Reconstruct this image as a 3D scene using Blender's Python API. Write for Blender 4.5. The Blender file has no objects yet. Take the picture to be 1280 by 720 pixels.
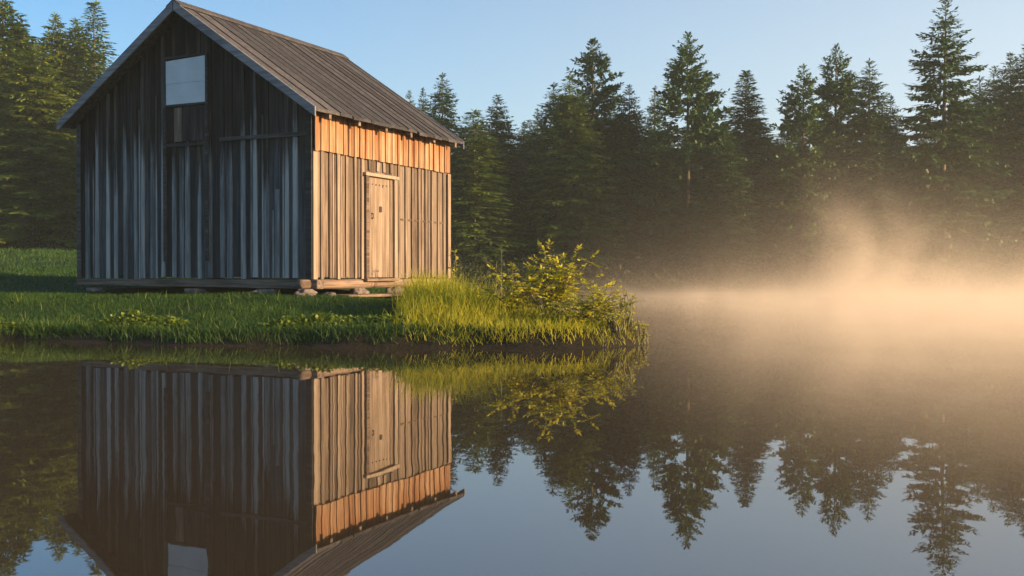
import bpy, bmesh, math, random
import numpy as np
from mathutils import Vector, Matrix, noise as mnoise

random.seed(7)
rng = np.random.default_rng(7)
scene = bpy.context.scene
C = scene.collection
F = 1313.0            # focal length in pixels of a 1280 wide frame
CAM_Z = 0.95
HOR = 343.0
SUN_EL, SUN_AZ = 12.5, -20.0     # elevation, azimuth from +x towards +y


# ------------------------------------------------------------------ helpers
def at(px, py, Y):
    return ((px - 640.0) / F * Y, Y, CAM_Z - (py - HOR) / F * Y)


def tag(o, label=None, cat=None, group=None, kind=None):
    if label: o['label'] = label
    if cat: o['category'] = cat
    if group: o['group'] = group
    if kind: o['kind'] = kind
    return o


def empty(name, loc=(0, 0, 0), rz=0.0):
    o = bpy.data.objects.new(name, None)
    o.location = loc
    o.rotation_euler = (0, 0, rz)
    o.empty_display_size = 0.3
    C.objects.link(o)
    return o


def link(name, me, parent=None, mats=()):
    for m in mats:
        me.materials.append(m)
    o = bpy.data.objects.new(name, me)
    C.objects.link(o)
    if parent is not None:
        o.parent = parent
    return o


def np_mesh(name, V, Q, rnd=None, smooth=False, midx=None):
    """V n x 3, Q m x k faces, optional per face random value"""
    V = np.asarray(V, np.float32); Q = np.asarray(Q, np.int32)
    me = bpy.data.meshes.new(name)
    n, m, k = len(V), len(Q), Q.shape[1]
    me.vertices.add(n); me.vertices.foreach_set('co', V.ravel())
    me.loops.add(m * k); me.loops.foreach_set('vertex_index', Q.ravel())
    me.polygons.add(m)
    me.polygons.foreach_set('loop_start', np.arange(0, m * k, k, dtype=np.int32))
    me.polygons.foreach_set('loop_total', np.full(m, k, np.int32))
    if smooth:
        me.polygons.foreach_set('use_smooth', np.ones(m, bool))
    if midx is not None:
        me.polygons.foreach_set('material_index', np.asarray(midx, np.int32))
    me.update(calc_edges=True)
    if rnd is not None:
        a = me.attributes.new('rnd', 'FLOAT', 'FACE')
        a.data.foreach_set('value', np.asarray(rnd, np.float32))
    me.validate()
    return me


class MB:
    """collects boxes, prisms and tubes into one mesh"""
    def __init__(s):
        s.v, s.f, s.r, s.m = [], [], [], []

    def hexa(s, p, rnd=0.5, mi=0):
        """8 points: bottom 4 (ccw), top 4"""
        b = len(s.v); s.v += [tuple(q) for q in p]
        for f in ((0, 3, 2, 1), (4, 5, 6, 7), (0, 1, 5, 4), (1, 2, 6, 5), (2, 3, 7, 6), (3, 0, 4, 7)):
            s.f.append(tuple(b + i for i in f)); s.r.append(rnd); s.m.append(mi)

    def box(s, x0, x1, y0, y1, z0, z1, rnd=0.5, mi=0, M=None):
        p = [(x0, y0, z0), (x1, y0, z0), (x1, y1, z0), (x0, y1, z0), (x0, y0, z1), (x1, y0, z1), (x1, y1, z1), (x0, y1, z1)]
        if M is not None:
            p = [tuple(M @ Vector(q)) for q in p]
        s.hexa(p, rnd, mi)

    def tube(s, pts, rad, n=6, rnd=0.5, mi=0):
        b = len(s.v); k = len(pts)
        for i, p in enumerate(pts):
            p = Vector(p)
            d = (Vector(pts[min(i + 1, k - 1)]) - Vector(pts[max(i - 1, 0)])).normalized()
            a = d.cross(Vector((0, 0, 1)))
            if a.length < 1e-3: a = d.cross(Vector((1, 0, 0)))
            a.normalize(); c = d.cross(a)
            for j in range(n):
                t = 2 * math.pi * j / n
                s.v.append(tuple(p + (a * math.cos(t) + c * math.sin(t)) * rad[i]))
        for i in range(k - 1):
            for j in range(n):
                s.f.append((b + i * n + j, b + i * n + (j + 1) % n, b + (i + 1) * n + (j + 1) % n, b + (i + 1) * n + j))
                s.r.append(rnd); s.m.append(mi)
        s.f.append(tuple(b + j for j in reversed(range(n)))); s.r.append(rnd); s.m.append(mi)
        s.f.append(tuple(b + (k - 1) * n + j for j in range(n))); s.r.append(rnd); s.m.append(mi)

    def build(s, name, mats, parent=None, smooth=False, bevel=0.0):
        me = bpy.data.meshes.new(name)
        bm = bmesh.new()
        lay = bm.faces.layers.float.new('rnd')
        vs = [bm.verts.new(v) for v in s.v]
        for f, r, mi in zip(s.f, s.r, s.m):
            fc = bm.faces.new([vs[i] for i in f]); fc[lay] = r; fc.material_index = mi; fc.smooth = smooth
        bmesh.ops.recalc_face_normals(bm, faces=bm.faces)
        if bevel > 0:
            bmesh.ops.bevel(bm, geom=list(bm.edges), offset=bevel, segments=1, affect='EDGES', clamp_overlap=True)
        bm.to_mesh(me); bm.free()
        return link(name, me, parent, mats if isinstance(mats, (list, tuple)) else [mats])


def wav(x, y, s=0):
    """cheap smooth pseudo noise, about -1..1"""
    return (np.sin(x * 1.3 + 2.1 * np.sin(y * .7 + s) + s) + np.sin(y * 1.7 + 1.7 * np.sin(x * .9 + 2 * s) + 1.3 * s)
            + .6 * np.sin((x + y) * 2.9 + 3.3 * s) + .5 * np.sin((x - y) * 4.7 + s)) / 3.1


# ------------------------------------------------------------------ materials
def new_mat(name):
    m = bpy.data.materials.new(name); m.use_nodes = True
    nt = m.node_tree
    for n in list(nt.nodes):
        nt.nodes.remove(n)
    out = nt.nodes.new('ShaderNodeOutputMaterial')
    return m, nt, out


def N(nt, t, **kw):
    n = nt.nodes.new(t)
    for k, v in kw.items():
        if hasattr(n, k):
            setattr(n, k, v)
        else:
            n.inputs[k].default_value = v
    return n


def ramp(nt, stops, fac=None):
    n = nt.nodes.new('ShaderNodeValToRGB')
    e = n.color_ramp.elements
    while len(e) > 1: e.remove(e[-1])
    e[0].position = stops[0][0]; e[0].color = (*stops[0][1], 1) if len(stops[0][1]) == 3 else stops[0][1]
    for p, c in stops[1:]:
        q = e.new(p); q.color = (*c, 1)
    if fac is not None: nt.links.new(fac, n.inputs[0])
    return n


def math_(nt, op, a, b=None, c=None, clamp=False):
    n = nt.nodes.new('ShaderNodeMath'); n.operation = op; n.use_clamp = clamp
    for i, v in enumerate((a, b, c)):
        if v is None: continue
        if isinstance(v, (int, float)): n.inputs[i].default_value = v
        else: nt.links.new(v, n.inputs[i])
    return n.outputs[0]


def mixc(nt, fac, a, b, mode='MIX'):
    n = nt.nodes.new('ShaderNodeMix'); n.data_type = 'RGBA'; n.blend_type = mode
    for sock, v in ((n.inputs[0], fac), (n.inputs[6], a), (n.inputs[7], b)):
        if isinstance(v, (int, float)): sock.default_value = v
        elif isinstance(v, tuple): sock.default_value = (*v, 1)
        else: nt.links.new(v, sock)
    return n.outputs[2]


def wood(name, stops, bleach=None, zr=None, grain=9.0, axis='Z', rough=.85, bump=.5, stain=None, rv=.45):
    """weathered boards: grain streaks along an axis, a tone per board (face attribute rnd); bleach: second tone below a
    height that differs from board to board"""
    m, nt, out = new_mat(name)
    tc = N(nt, 'ShaderNodeTexCoord')
    at_ = N(nt, 'ShaderNodeAttribute', attribute_name='rnd')
    off = nt.nodes.new('ShaderNodeVectorMath'); off.operation = 'SCALE'; off.inputs[0].default_value = (7.1, 3.3, 11.7)
    mul = math_(nt, 'MULTIPLY', at_.outputs['Fac'], 9.0); nt.links.new(mul, off.inputs['Scale'])
    add = nt.nodes.new('ShaderNodeVectorMath'); add.operation = 'ADD'
    nt.links.new(tc.outputs['Object'], add.inputs[0]); nt.links.new(off.outputs[0], add.inputs[1])
    def mapped(sx):
        mp = nt.nodes.new('ShaderNodeMapping')
        g = {'Z': (sx, sx, sx * .045), 'X': (sx * .045, sx, sx), 'Y': (sx, sx * .045, sx)}[axis]
        mp.inputs['Scale'].default_value = g
        nt.links.new(add.outputs[0], mp.inputs['Vector']); return mp.outputs[0]
    n1 = N(nt, 'ShaderNodeTexNoise', Scale=grain * .55, Detail=6.0, Roughness=.7)
    nt.links.new(mapped(4.0), n1.inputs['Vector'])
    n2 = N(nt, 'ShaderNodeTexNoise', Scale=1.3, Detail=5.0, Roughness=.65)
    nt.links.new(add.outputs[0], n2.inputs['Vector'])
    f = math_(nt, 'ADD', math_(nt, 'MULTIPLY', math_(nt, 'SUBTRACT', n1.outputs['Fac'], .5), 1.9), .5)
    f = math_(nt, 'ADD', f, math_(nt, 'MULTIPLY', math_(nt, 'SUBTRACT', at_.outputs['Fac'], .5), rv))
    f = math_(nt, 'ADD', f, math_(nt, 'MULTIPLY', math_(nt, 'SUBTRACT', n2.outputs['Fac'], .5), .45), clamp=True)
    col = ramp(nt, stops, f).outputs[0]
    if bleach:
        sep = N(nt, 'ShaderNodeSeparateXYZ'); nt.links.new(tc.outputs['Object'], sep.inputs[0])
        rr = math_(nt, 'FRACT', math_(nt, 'MULTIPLY', at_.outputs['Fac'], 17.31))
        th = math_(nt, 'ADD', math_(nt, 'MULTIPLY', rr, zr[1]), zr[0])
        d = math_(nt, 'SUBTRACT', th, sep.outputs['Z'])
        d = math_(nt, 'ADD', d, math_(nt, 'MULTIPLY', math_(nt, 'SUBTRACT', n1.outputs['Fac'], .5), 1.6))
        d = math_(nt, 'ADD', math_(nt, 'MULTIPLY', d, 1.5), .5, clamp=True)
        col = mixc(nt, d, col, ramp(nt, bleach, f).outputs[0])
    if stain:
        n3 = N(nt, 'ShaderNodeTexNoise', Scale=2.2, Detail=6.0, Roughness=.75)
        nt.links.new(mapped(2.0), n3.inputs['Vector'])
        s = math_(nt, 'MULTIPLY', math_(nt, 'SUBTRACT', n3.outputs['Fac'], .55), 5.0, clamp=True)
        col = mixc(nt, s, col, stain)
    b = N(nt, 'ShaderNodeBsdfPrincipled', Roughness=rough)
    b.inputs['Specular IOR Level'].default_value = .25
    nt.links.new(col, b.inputs['Base Color'])
    bp = N(nt, 'ShaderNodeBump', Strength=bump, Distance=.006)
    nt.links.new(n1.outputs['Fac'], bp.inputs['Height']); nt.links.new(bp.outputs[0], b.inputs['Normal'])
    nt.links.new(b.outputs[0], out.inputs[0])
    return m


def leafy(name, stops, trans=.3, rough=.6, objvar=.0, clump=.5, tcol=None):
    m, nt, out = new_mat(name)
    tc = N(nt, 'ShaderNodeTexCoord')
    at_ = N(nt, 'ShaderNodeAttribute', attribute_name='rnd')
    oi = N(nt, 'ShaderNodeObjectInfo')
    nz = N(nt, 'ShaderNodeTexNoise', Scale=clump, Detail=3.0)
    nt.links.new(tc.outputs['Object'], nz.inputs['Vector'])
    f = math_(nt, 'MULTIPLY', at_.outputs['Fac'], .55)
    f = math_(nt, 'ADD', f, math_(nt, 'MULTIPLY', nz.outputs['Fac'], .45))
    f = math_(nt, 'ADD', f, math_(nt, 'MULTIPLY', math_(nt, 'SUBTRACT', oi.outputs['Random'], .5), objvar), clamp=True)
    col = ramp(nt, stops, f).outputs[0]
    b = N(nt, 'ShaderNodeBsdfPrincipled', Roughness=rough)
    b.inputs['Specular IOR Level'].default_value = .3
    nt.links.new(col, b.inputs['Base Color'])
    t = nt.nodes.new('ShaderNodeBsdfTranslucent')
    if tcol: nt.links.new(mixc(nt, 1.0, col, tcol, 'MULTIPLY'), t.inputs[0])
    else: nt.links.new(col, t.inputs[0])
    mx = nt.nodes.new('ShaderNodeMixShader'); mx.inputs[0].default_value = trans
    nt.links.new(b.outputs[0], mx.inputs[1]); nt.links.new(t.outputs[0], mx.inputs[2])
    nt.links.new(mx.outputs[0], out.inputs[0])
    return m


def plain(name, col, rough=.7, var=.3, scale=8.0, metal=0.0, bump=.3, dist=.01):
    m, nt, out = new_mat(name)
    tc = N(nt, 'ShaderNodeTexCoord')
    nz = N(nt, 'ShaderNodeTexNoise', Scale=scale, Detail=7.0, Roughness=.65)
    nt.links.new(tc.outputs['Object'], nz.inputs['Vector'])
    lo = tuple(c * (1 - var) for c in col); hi = tuple(min(1, c * (1 + var)) for c in col)
    r = ramp(nt, [(.3, lo), (.7, hi)], nz.outputs['Fac'])
    b = N(nt, 'ShaderNodeBsdfPrincipled', Roughness=rough, Metallic=metal)
    nt.links.new(r.outputs[0], b.inputs['Base Color'])
    bp = N(nt, 'ShaderNodeBump', Strength=bump, Distance=dist)
    nt.links.new(nz.outputs['Fac'], bp.inputs['Height']); nt.links.new(bp.outputs[0], b.inputs['Normal'])
    nt.links.new(b.outputs[0], out.inputs[0])
    return m


M = {}
# front gable: near black tarred boards above, blue-grey weathered below
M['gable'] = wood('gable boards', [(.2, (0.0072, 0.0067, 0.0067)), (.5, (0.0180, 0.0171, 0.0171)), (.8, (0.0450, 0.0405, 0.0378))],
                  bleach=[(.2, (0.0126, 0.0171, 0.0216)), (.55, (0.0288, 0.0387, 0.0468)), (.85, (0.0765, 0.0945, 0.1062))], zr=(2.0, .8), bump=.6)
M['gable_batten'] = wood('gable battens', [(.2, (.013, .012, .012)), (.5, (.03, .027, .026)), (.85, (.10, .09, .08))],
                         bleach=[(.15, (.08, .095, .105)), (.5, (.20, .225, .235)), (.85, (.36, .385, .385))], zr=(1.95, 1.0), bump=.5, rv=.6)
M['side'] = wood('side boards', [(.15, (0.0448, 0.0320, 0.0240)), (.45, (0.1152, 0.0848, 0.0640)), (.8, (0.2048, 0.1600, 0.1216))], bump=.9,
                 stain=(0.0640, 0.0448, 0.0320))
M['side_batten'] = wood('side battens', [(.15, (0.0688, 0.0516, 0.0396)), (.5, (0.1651, 0.1273, 0.0963)), (.85, (0.2752, 0.2202, 0.1720))], bump=.6)
M['fresh'] = wood('orange boards', [(.15, (0.1197, 0.0422, 0.0158)), (.5, (0.2394, 0.1056, 0.0422)), (.85, (0.3238, 0.1760, 0.0845))], bump=.6,
                  bleach=[(.15, (0.1760, 0.0845, 0.0387)), (.5, (0.2957, 0.1760, 0.0986)), (.85, (0.3872, 0.2675, 0.1760))], zr=(2.72, .45), stain=(0.0986, 0.0352, 0.0141), rv=.4)
M['door'] = wood('door boards', [(.15, (0.0874, 0.0638, 0.0470)), (.5, (0.2016, 0.1512, 0.1109)), (.85, (0.2890, 0.2285, 0.1747))], bump=.6, stain=(0.0588, 0.0420, 0.0294))
M['trim'] = wood('trim wood', [(.15, (0.0894, 0.0654, 0.0482)), (.5, (0.2202, 0.1686, 0.1238)), (.85, (0.3165, 0.2546, 0.1995))], bump=.4)
M['trim_dark'] = wood('dark rail wood', [(.2, (.02, .02, .02)), (.6, (.05, .05, .052)), (.9, (.10, .10, .10))], axis='X', bump=.4)
M['barge'] = wood('barge boards', [(.2, (.10, .11, .12)), (.6, (.19, .205, .22)), (.9, (.27, .285, .30))], axis='X', bump=.4)
M['sill'] = wood('sill timber', [(.15, (.05, .038, .03)), (.5, (.14, .105, .085)), (.85, (.24, .19, .15))], axis='X', bump=.8)
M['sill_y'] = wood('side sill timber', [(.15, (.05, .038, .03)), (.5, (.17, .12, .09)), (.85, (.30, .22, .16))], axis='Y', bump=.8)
M['roof'] = wood('roof boards', [(.15, (0.0187, 0.0187, 0.0213)), (.5, (0.0425, 0.0425, 0.0467)), (.85, (0.0935, 0.0901, 0.0952))], axis='X', bump=.8,
                 stain=(0.0238, 0.0204, 0.0187), rv=.45)
M['roof_strip'] = wood('roof strips', [(.15, (0.0170, 0.0170, 0.0187)), (.5, (0.0399, 0.0382, 0.0416)), (.85, (0.0850, 0.0799, 0.0850))], axis='X', bump=.6, rv=.6)
M['iron'] = plain('rusty iron', (.03, .022, .018), .7, .5, 30)
M['sheet'] = plain('pale painted panel', (.50, .56, .60), .38, .10, 3.0, 0, .15, .004)
M['stone'] = plain('field stone', (.13, .11, .095), .9, .5, 9.0, 0, .7, .03)
M['pale_stone'] = plain('pale pebble', (.6, .58, .54), .8, .2, 14.0)
M['bark'] = plain('spruce bark', (.10, .078, .045), .9, .45, 5.0, 0, .8, .03)
M['stem'] = plain('green stem', (.10, .10, .035), .7, .3, 12.0)

M['needles'] = leafy('spruce needles', [(.15, (.013, .040, .012)), (.5, (.037, .090, .022)), (.85, (.078, .145, .035))], .22, .55, .35, .55)
M['needles_warm'] = leafy('sunlit spruce needles', [(.15, (.022, .058, .011)), (.5, (.105, .170, .020)), (.85, (.25, .29, .035))], .32, .55, .25, .5)  # brighter copy of the needles, the sun's yellow light put into the colour
M['undergrowth'] = leafy('shore undergrowth leaves', [(.15, (.016, .024, .010)), (.5, (.035, .045, .018)), (.9, (.08, .08, .03))], .3, .6, 0, .5)
M['lawn_blade'] = leafy('lawn blades', [(.1, (.012, .034, .006)), (.5, (.032, .085, .012)), (.9, (.085, .145, .022))], .35, .55, 0, .8)
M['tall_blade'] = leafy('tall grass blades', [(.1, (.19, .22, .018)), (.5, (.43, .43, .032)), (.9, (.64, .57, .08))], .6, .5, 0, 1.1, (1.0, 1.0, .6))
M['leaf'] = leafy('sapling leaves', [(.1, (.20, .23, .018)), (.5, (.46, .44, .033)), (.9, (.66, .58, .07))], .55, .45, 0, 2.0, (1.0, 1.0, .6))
M['cover'] = leafy('clover leaves', [(.1, (.05, .10, .012)), (.5, (.13, .20, .025)), (.9, (.24, .29, .045))], .4, .5, 0, 2.0)


def ground_mat():
    m, nt, out = new_mat('meadow ground')
    geo = N(nt, 'ShaderNodeNewGeometry')
    sep = N(nt, 'ShaderNodeSeparateXYZ'); nt.links.new(geo.outputs['Position'], sep.inputs[0])
    n1 = N(nt, 'ShaderNodeTexNoise', Scale=.6, Detail=8.0, Roughness=.65); nt.links.new(geo.outputs['Position'], n1.inputs['Vector'])
    n2 = N(nt, 'ShaderNodeTexNoise', Scale=14.0, Detail=6.0, Roughness=.7); nt.links.new(geo.outputs['Position'], n2.inputs['Vector'])
    g = ramp(nt, [(.25, (.010, .024, .006)), (.5, (.020, .046, .009)), (.75, (.040, .065, .015))],
             math_(nt, 'ADD', math_(nt, 'MULTIPLY', n1.outputs['Fac'], .6), math_(nt, 'MULTIPLY', n2.outputs['Fac'], .4)))
    soil = ramp(nt, [(.3, (.010, .009, .006)), (.7, (.028, .024, .015))], n2.outputs['Fac'])
    h = math_(nt, 'ADD', sep.outputs['Z'], math_(nt, 'MULTIPLY', math_(nt, 'SUBTRACT', n2.outputs['Fac'], .5), .12))
    h = math_(nt, 'MULTIPLY', math_(nt, 'SUBTRACT', h, .17), 12.0, clamp=True)
    col = mixc(nt, h, soil.outputs[0], g.outputs[0])
    b = N(nt, 'ShaderNodeBsdfPrincipled', Roughness=.9); b.inputs['Specular IOR Level'].default_value = .15
    nt.links.new(col, b.inputs['Base Color'])
    bp = N(nt, 'ShaderNodeBump', Strength=.8, Distance=.05)
    nt.links.new(n2.outputs['Fac'], bp.inputs['Height']); nt.links.new(bp.outputs[0], b.inputs['Normal'])
    nt.links.new(b.outputs[0], out.inputs[0])
    return m


def water_mat():
    m, nt, out = new_mat('still lake water')
    geo = N(nt, 'ShaderNodeNewGeometry')
    mp = nt.nodes.new('ShaderNodeMapping'); mp.inputs['Scale'].default_value = (1.0, .45, 1.0)
    nt.links.new(geo.outputs['Position'], mp.inputs['Vector'])
    n1 = N(nt, 'ShaderNodeTexNoise', Scale=.9, Detail=3.0, Roughness=.5); nt.links.new(mp.outputs[0], n1.inputs['Vector'])
    n2 = N(nt, 'ShaderNodeTexNoise', Scale=7.0, Detail=2.0, Roughness=.5); nt.links.new(mp.outputs[0], n2.inputs['Vector'])
    h = math_(nt, 'ADD', n1.outputs['Fac'], math_(nt, 'MULTIPLY', n2.outputs['Fac'], .06))
    bp = N(nt, 'ShaderNodeBump', Strength=1.0, Distance=.0025)
    nt.links.new(h, bp.inputs['Height'])
    d = N(nt, 'ShaderNodeBsdfDiffuse', Color=(.048, .036, .021, 1))
    g = N(nt, 'ShaderNodeBsdfGlossy', Color=(.97, .97, .96, 1), Roughness=.012)
    nt.links.new(bp.outputs[0], g.inputs['Normal'])
    fr = N(nt, 'ShaderNodeFresnel', IOR=2.6)
    nt.links.new(bp.outputs[0], fr.inputs['Normal'])
    mx = nt.nodes.new('ShaderNodeMixShader')
    nt.links.new(fr.outputs[0], mx.inputs[0]); nt.links.new(d.outputs[0], mx.inputs[1]); nt.links.new(g.outputs[0], mx.inputs[2])
    nt.links.new(mx.outputs[0], out.inputs[0])
    return m


M['ground'] = ground_mat()
M['water'] = water_mat()

# ------------------------------------------------------------------ terrain
SHORE = np.array([(-170, 17.0), (-60, 16.4), (-22, 15.9), (-12, 15.5), (-9.0, 15.2), (-7.3, 15.35), (-5.5, 14.6), (-4.3, 14.0), (-3.0, 13.85),
                  (-1.6, 13.5), (-.4, 13.55), (.6, 13.35), (1.25, 13.6), (1.75, 14.1), (1.85, 14.7), (1.5, 15.6), (.9, 17.2), (.4, 19.5), (.2, 22.5),
                  (-.4, 27), (-1.5, 34), (-2.5, 42), (-1.5, 48), (3, 52), (9, 51), (15, 48.5), (21, 46.5), (26, 45.5), (30, 46), (36, 50), (44, 57), (60, 66), (130, 75),
                  (130, 240), (-170, 240)], float)


def land_dist(x, y):
    """signed distance to the shore, positive on land"""
    x = np.asarray(x, float); y = np.asarray(y, float)
    d2 = np.full(x.shape, 1e18); inside = np.zeros(x.shape, bool)
    P = SHORE
    for i in range(len(P)):
        a, b = P[i], P[(i + 1) % len(P)]
        ab = b - a; L = ab @ ab
        t = np.clip(((x - a[0]) * ab[0] + (y - a[1]) * ab[1]) / L, 0, 1)
        d2 = np.minimum(d2, (x - a[0] - t * ab[0]) ** 2 + (y - a[1] - t * ab[1]) ** 2)
        cond = (a[1] > y) != (b[1] > y)
        with np.errstate(divide='ignore', invalid='ignore'):
            xi = (b[0] - a[0]) * (y - a[1]) / (b[1] - a[1]) + a[0]
        inside ^= cond & (x < xi)
    d = np.sqrt(d2)
    return np.where(inside, d, -d)


def sst(a, b, v):
    t = np.clip((v - a) / (b - a), 0, 1); return t * t * (3 - 2 * t)


def ground_z(x, y):
    x = np.asarray(x, float); y = np.asarray(y, float)
    d = land_dist(x, y) + .10 * wav(x * 2.2, y * 2.2, 1)
    right = sst(-4.0, -1.0, x) * (1 - sst(25, 32, y))
    bank = .15 + .08 * right
    z = bank * sst(-.05, .35, d) + (.42 - .10 * right) * sst(.2, 4.2, d)
    back = sst(-1, -9, x) * np.clip(y - 20, 0, 60) * .046
    z = z + back * sst(0, 4, d) + .5 * sst(3, 20, d) * (y > 30) * (1 - sst(-1, -9, x))
    z = z + .03 * wav(x * 1.1, y * 1.1, 4) * sst(.3, 2, d)
    z = np.where(d < -.05, -.9 * sst(.05, 2.5, -d) - .02, z)
    return z


def axis_pts(lo, hi, dense, step, grow=1.22):
    a, b = dense
    mid = list(np.arange(a, b + 1e-6, step))
    s = step; v = a; left = []
    while v > lo:
        s = min(s * grow, 8); v -= s; left.append(max(v, lo))
    s = step; v = b; rt = []
    while v < hi:
        s = min(s * grow, 8); v += s; rt.append(min(v, hi))
    return np.array(left[::-1] + mid + rt)


gx = axis_pts(-140, 120, (-12, 3), .12, 1.12)
gy = axis_pts(-30, 180, (13, 22), .12, 1.10)
GX, GY = np.meshgrid(gx, gy)
V = np.stack([GX.ravel(), GY.ravel(), ground_z(GX.ravel(), GY.ravel())], 1)
nx, ny = len(gx), len(gy)
ii = (np.arange(ny - 1)[:, None] * nx + np.arange(nx - 1)[None, :]).ravel()
Q = np.stack([ii, ii + 1, ii + nx + 1, ii + nx], 1)
o = link('ground', np_mesh('ground', V, Q, smooth=True), None, [M['ground']])
tag(o, 'green meadow ground sloping to a low dark earth bank at the lake', 'ground', kind='structure')

wx = np.linspace(-139, 119, 12); wy = np.linspace(-29, 90, 12)
WX, WY = np.meshgrid(wx, wy)
V = np.stack([WX.ravel(), WY.ravel(), np.zeros(WX.size)], 1)
ii = (np.arange(11)[:, None] * 12 + np.arange(11)[None, :]).ravel()
o = link('water', np_mesh('water', V, np.stack([ii, ii + 1, ii + 13, ii + 12], 1)), None, [M['water']])
tag(o, 'still brown lake water mirroring barn, trees and sky', 'lake', kind='structure')


def gz1(x, y):
    return float(ground_z(np.array([x]), np.array([y]))[0])


# ------------------------------------------------------------------ barn
BW, BD = 5.60, 4.81
BZ = 0.62
ang = math.atan2(-.4365, .9)
LC = Vector((-8.53, 20.78, BZ))
barn = empty('barn', LC, ang)
tag(barn, 'old board and batten barn with dark gable and sunlit side wall', 'barn')
FZ = .894 - BZ            # underside of the boards
RZ = 5.93 - BZ            # ridge, top of roof
SL = .68                  # slope
RT = .055                  # roof thickness (vertical)


def roof_under(s):
    return RZ - RT - .02 - SL * abs(s - BW / 2)


def Pf(s, d, z): return (s, -d, z)
def Pr(s, d, z): return (BW + d, s, z)
def Pb(s, d, z): return (s, BD + d, z)
def Pl(s, d, z): return (-d, s, z)


def board(mb, P, s0, s1, zb, zt0, zt1, d0, d1, rnd, mi=0, lean=0.0, zb1=None):
    zb1 = zb if zb1 is None else zb1
    L = lean
    mb.hexa([P(s0, d1, zb), P(s1, d1, zb1), P(s1, d0, zb1), P(s0, d0, zb),
             P(s0 + L, d1, zt0), P(s1 + L, d1, zt1), P(s1 + L, d0, zt1), P(s0 + L, d0, zt0)], rnd, mi)


R_ = random.Random(11)


def gable(P, name, holes=()):
    mb = MB()
    s = 0.0; edges = [0.0]
    while s < BW - .30:
        s += R_.uniform(.19, .29)
        edges.append(s)
    edges[-1] = BW
    if not any(abs(e - BW / 2) < 1e-6 for e in edges):
        k = min(range(1, len(edges) - 1), key=lambda i: abs(edges[i] - BW / 2)); edges[k] = BW / 2
    for a, b in zip(edges[:-1], edges[1:]):
        r = R_.random(); dj = R_.uniform(0, .006)
        board(mb, P, a + .002, b - .002, FZ + R_.uniform(-.02, .02), roof_under(a), roof_under(b), -.02, .012 + dj, r, 0)
    for e in edges[1:-1]:
        w = R_.uniform(.038, .06); c = e + R_.uniform(-.02, .02)
        lean = R_.uniform(-.02, .02)
        zt = roof_under(c) - .02
        zb = FZ + R_.uniform(-.035, .01)
        tags = R_.random()
        if R_.random() < .12:            # a batten that has lost its upper half
            zt = R_.uniform(1.7, 2.4)
        w2 = w * R_.uniform(.55, 1.0)    # tapering
        mb.hexa([P(c - w, .042, zb), P(c + w, .042, zb), P(c + w, .012, zb), P(c - w, .012, zb),
                 P(c - w2 + lean, .040, zt), P(c + w2 + lean, .040, zt), P(c + w2 + lean, .012, zt), P(c - w2 + lean, .012, zt)], tags, 1)
        if R_.random() < .35:            # narrow extra strip beside it
            c2 = c + R_.choice((-1, 1)) * R_.uniform(.075, .10)
            if .08 < c2 < BW - .08:
                mb.hexa([P(c2 - .018, .03, zb), P(c2 + .018, .03, zb), P(c2 + .018, .012, zb), P(c2 - .018, .012, zb),
                         P(c2 - .012, .03, zt * .8), P(c2 + .012, .03, zt * .8), P(c2 + .012, .012, zt * .8), P(c2 - .012, .012, zt * .8)], R_.random(), 1)
    return mb.build(name, [M['gable'], M['gable_batten']], barn)


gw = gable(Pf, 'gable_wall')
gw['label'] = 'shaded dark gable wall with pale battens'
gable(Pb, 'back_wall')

# rails on the gable, hatch
mb = MB(); mb.box(3.60, 5.54, -.075, -.044, 3.37 - BZ, 3.44 - BZ, .8); mb.build('rail', M['trim_dark'], barn)
mb = MB(); mb.box(2.25, 3.33, -.078, -.046, 3.33 - BZ, 3.39 - BZ, .4); mb.build('rail', M['trim_dark'], barn)
win = MB()
for (x0, x1, z0, z1) in ((2.265, 2.315, 4.07, 5.01), (3.27, 3.32, 4.07, 5.01), (2.315, 3.27, 4.965, 5.01), (2.315, 3.27, 4.07, 4.115)):
    win.box(x0, x1, -.085, -.044, z0 - BZ, z1 - BZ, R_.random())
win = win.build('window', M['trim_dark'], barn, bevel=.004)
pane = MB()
pane.box(2.315, 3.27, -.070, -.045, 4.115 - BZ, 4.50 - BZ, .4)
pane.hexa([(2.315, -.074, 4.503 - BZ), (3.27, -.074, 4.503 - BZ), (3.27, -.046, 4.503 - BZ), (2.315, -.046, 4.503 - BZ),
           (2.315, -.074, 4.93 - BZ), (3.27, -.074, 4.965 - BZ), (3.27, -.046, 4.965 - BZ), (2.315, -.046, 4.93 - BZ)], .6)
pane = pane.build('pane', M['sheet'], win)
pane['label'] = 'pale blue-grey panel closing the window'
sh = MB()
for i in range(5):
    a = 2.32 + i * .19
    sh.box(a, a + .185, -.066 - R_.uniform(0, .006), -.044, 3.42 - BZ, 4.05 - BZ, R_.random(), R_.choice((0, 0, 1)))
sh = sh.build('shutter', [M['gable'], M['side_batten']], barn)
for x in (2.275, 3.29):
    mb = MB(); mb.box(x - .03, x + .03, -.08, -.044, FZ + .3, 4.06 - BZ, R_.random()); mb.build('shutter_post', M['trim_dark'], barn)

# left wall
mb = MB(); s = 0
WT = roof_under(0) - .01
while s < BD - .01:
    e = min(s + R_.uniform(.2, .28), BD)
    board(mb, Pl, s, e - .003, FZ, WT, WT, -.02, .012, R_.random(), 0)
    if e < BD: board(mb, Pl, e - .04, e + .04, FZ, WT, WT, .0125, .04, R_.random(), 1)
    s = e
mb.build('side_wall', [M['gable'], M['gable_batten']], barn)

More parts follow.
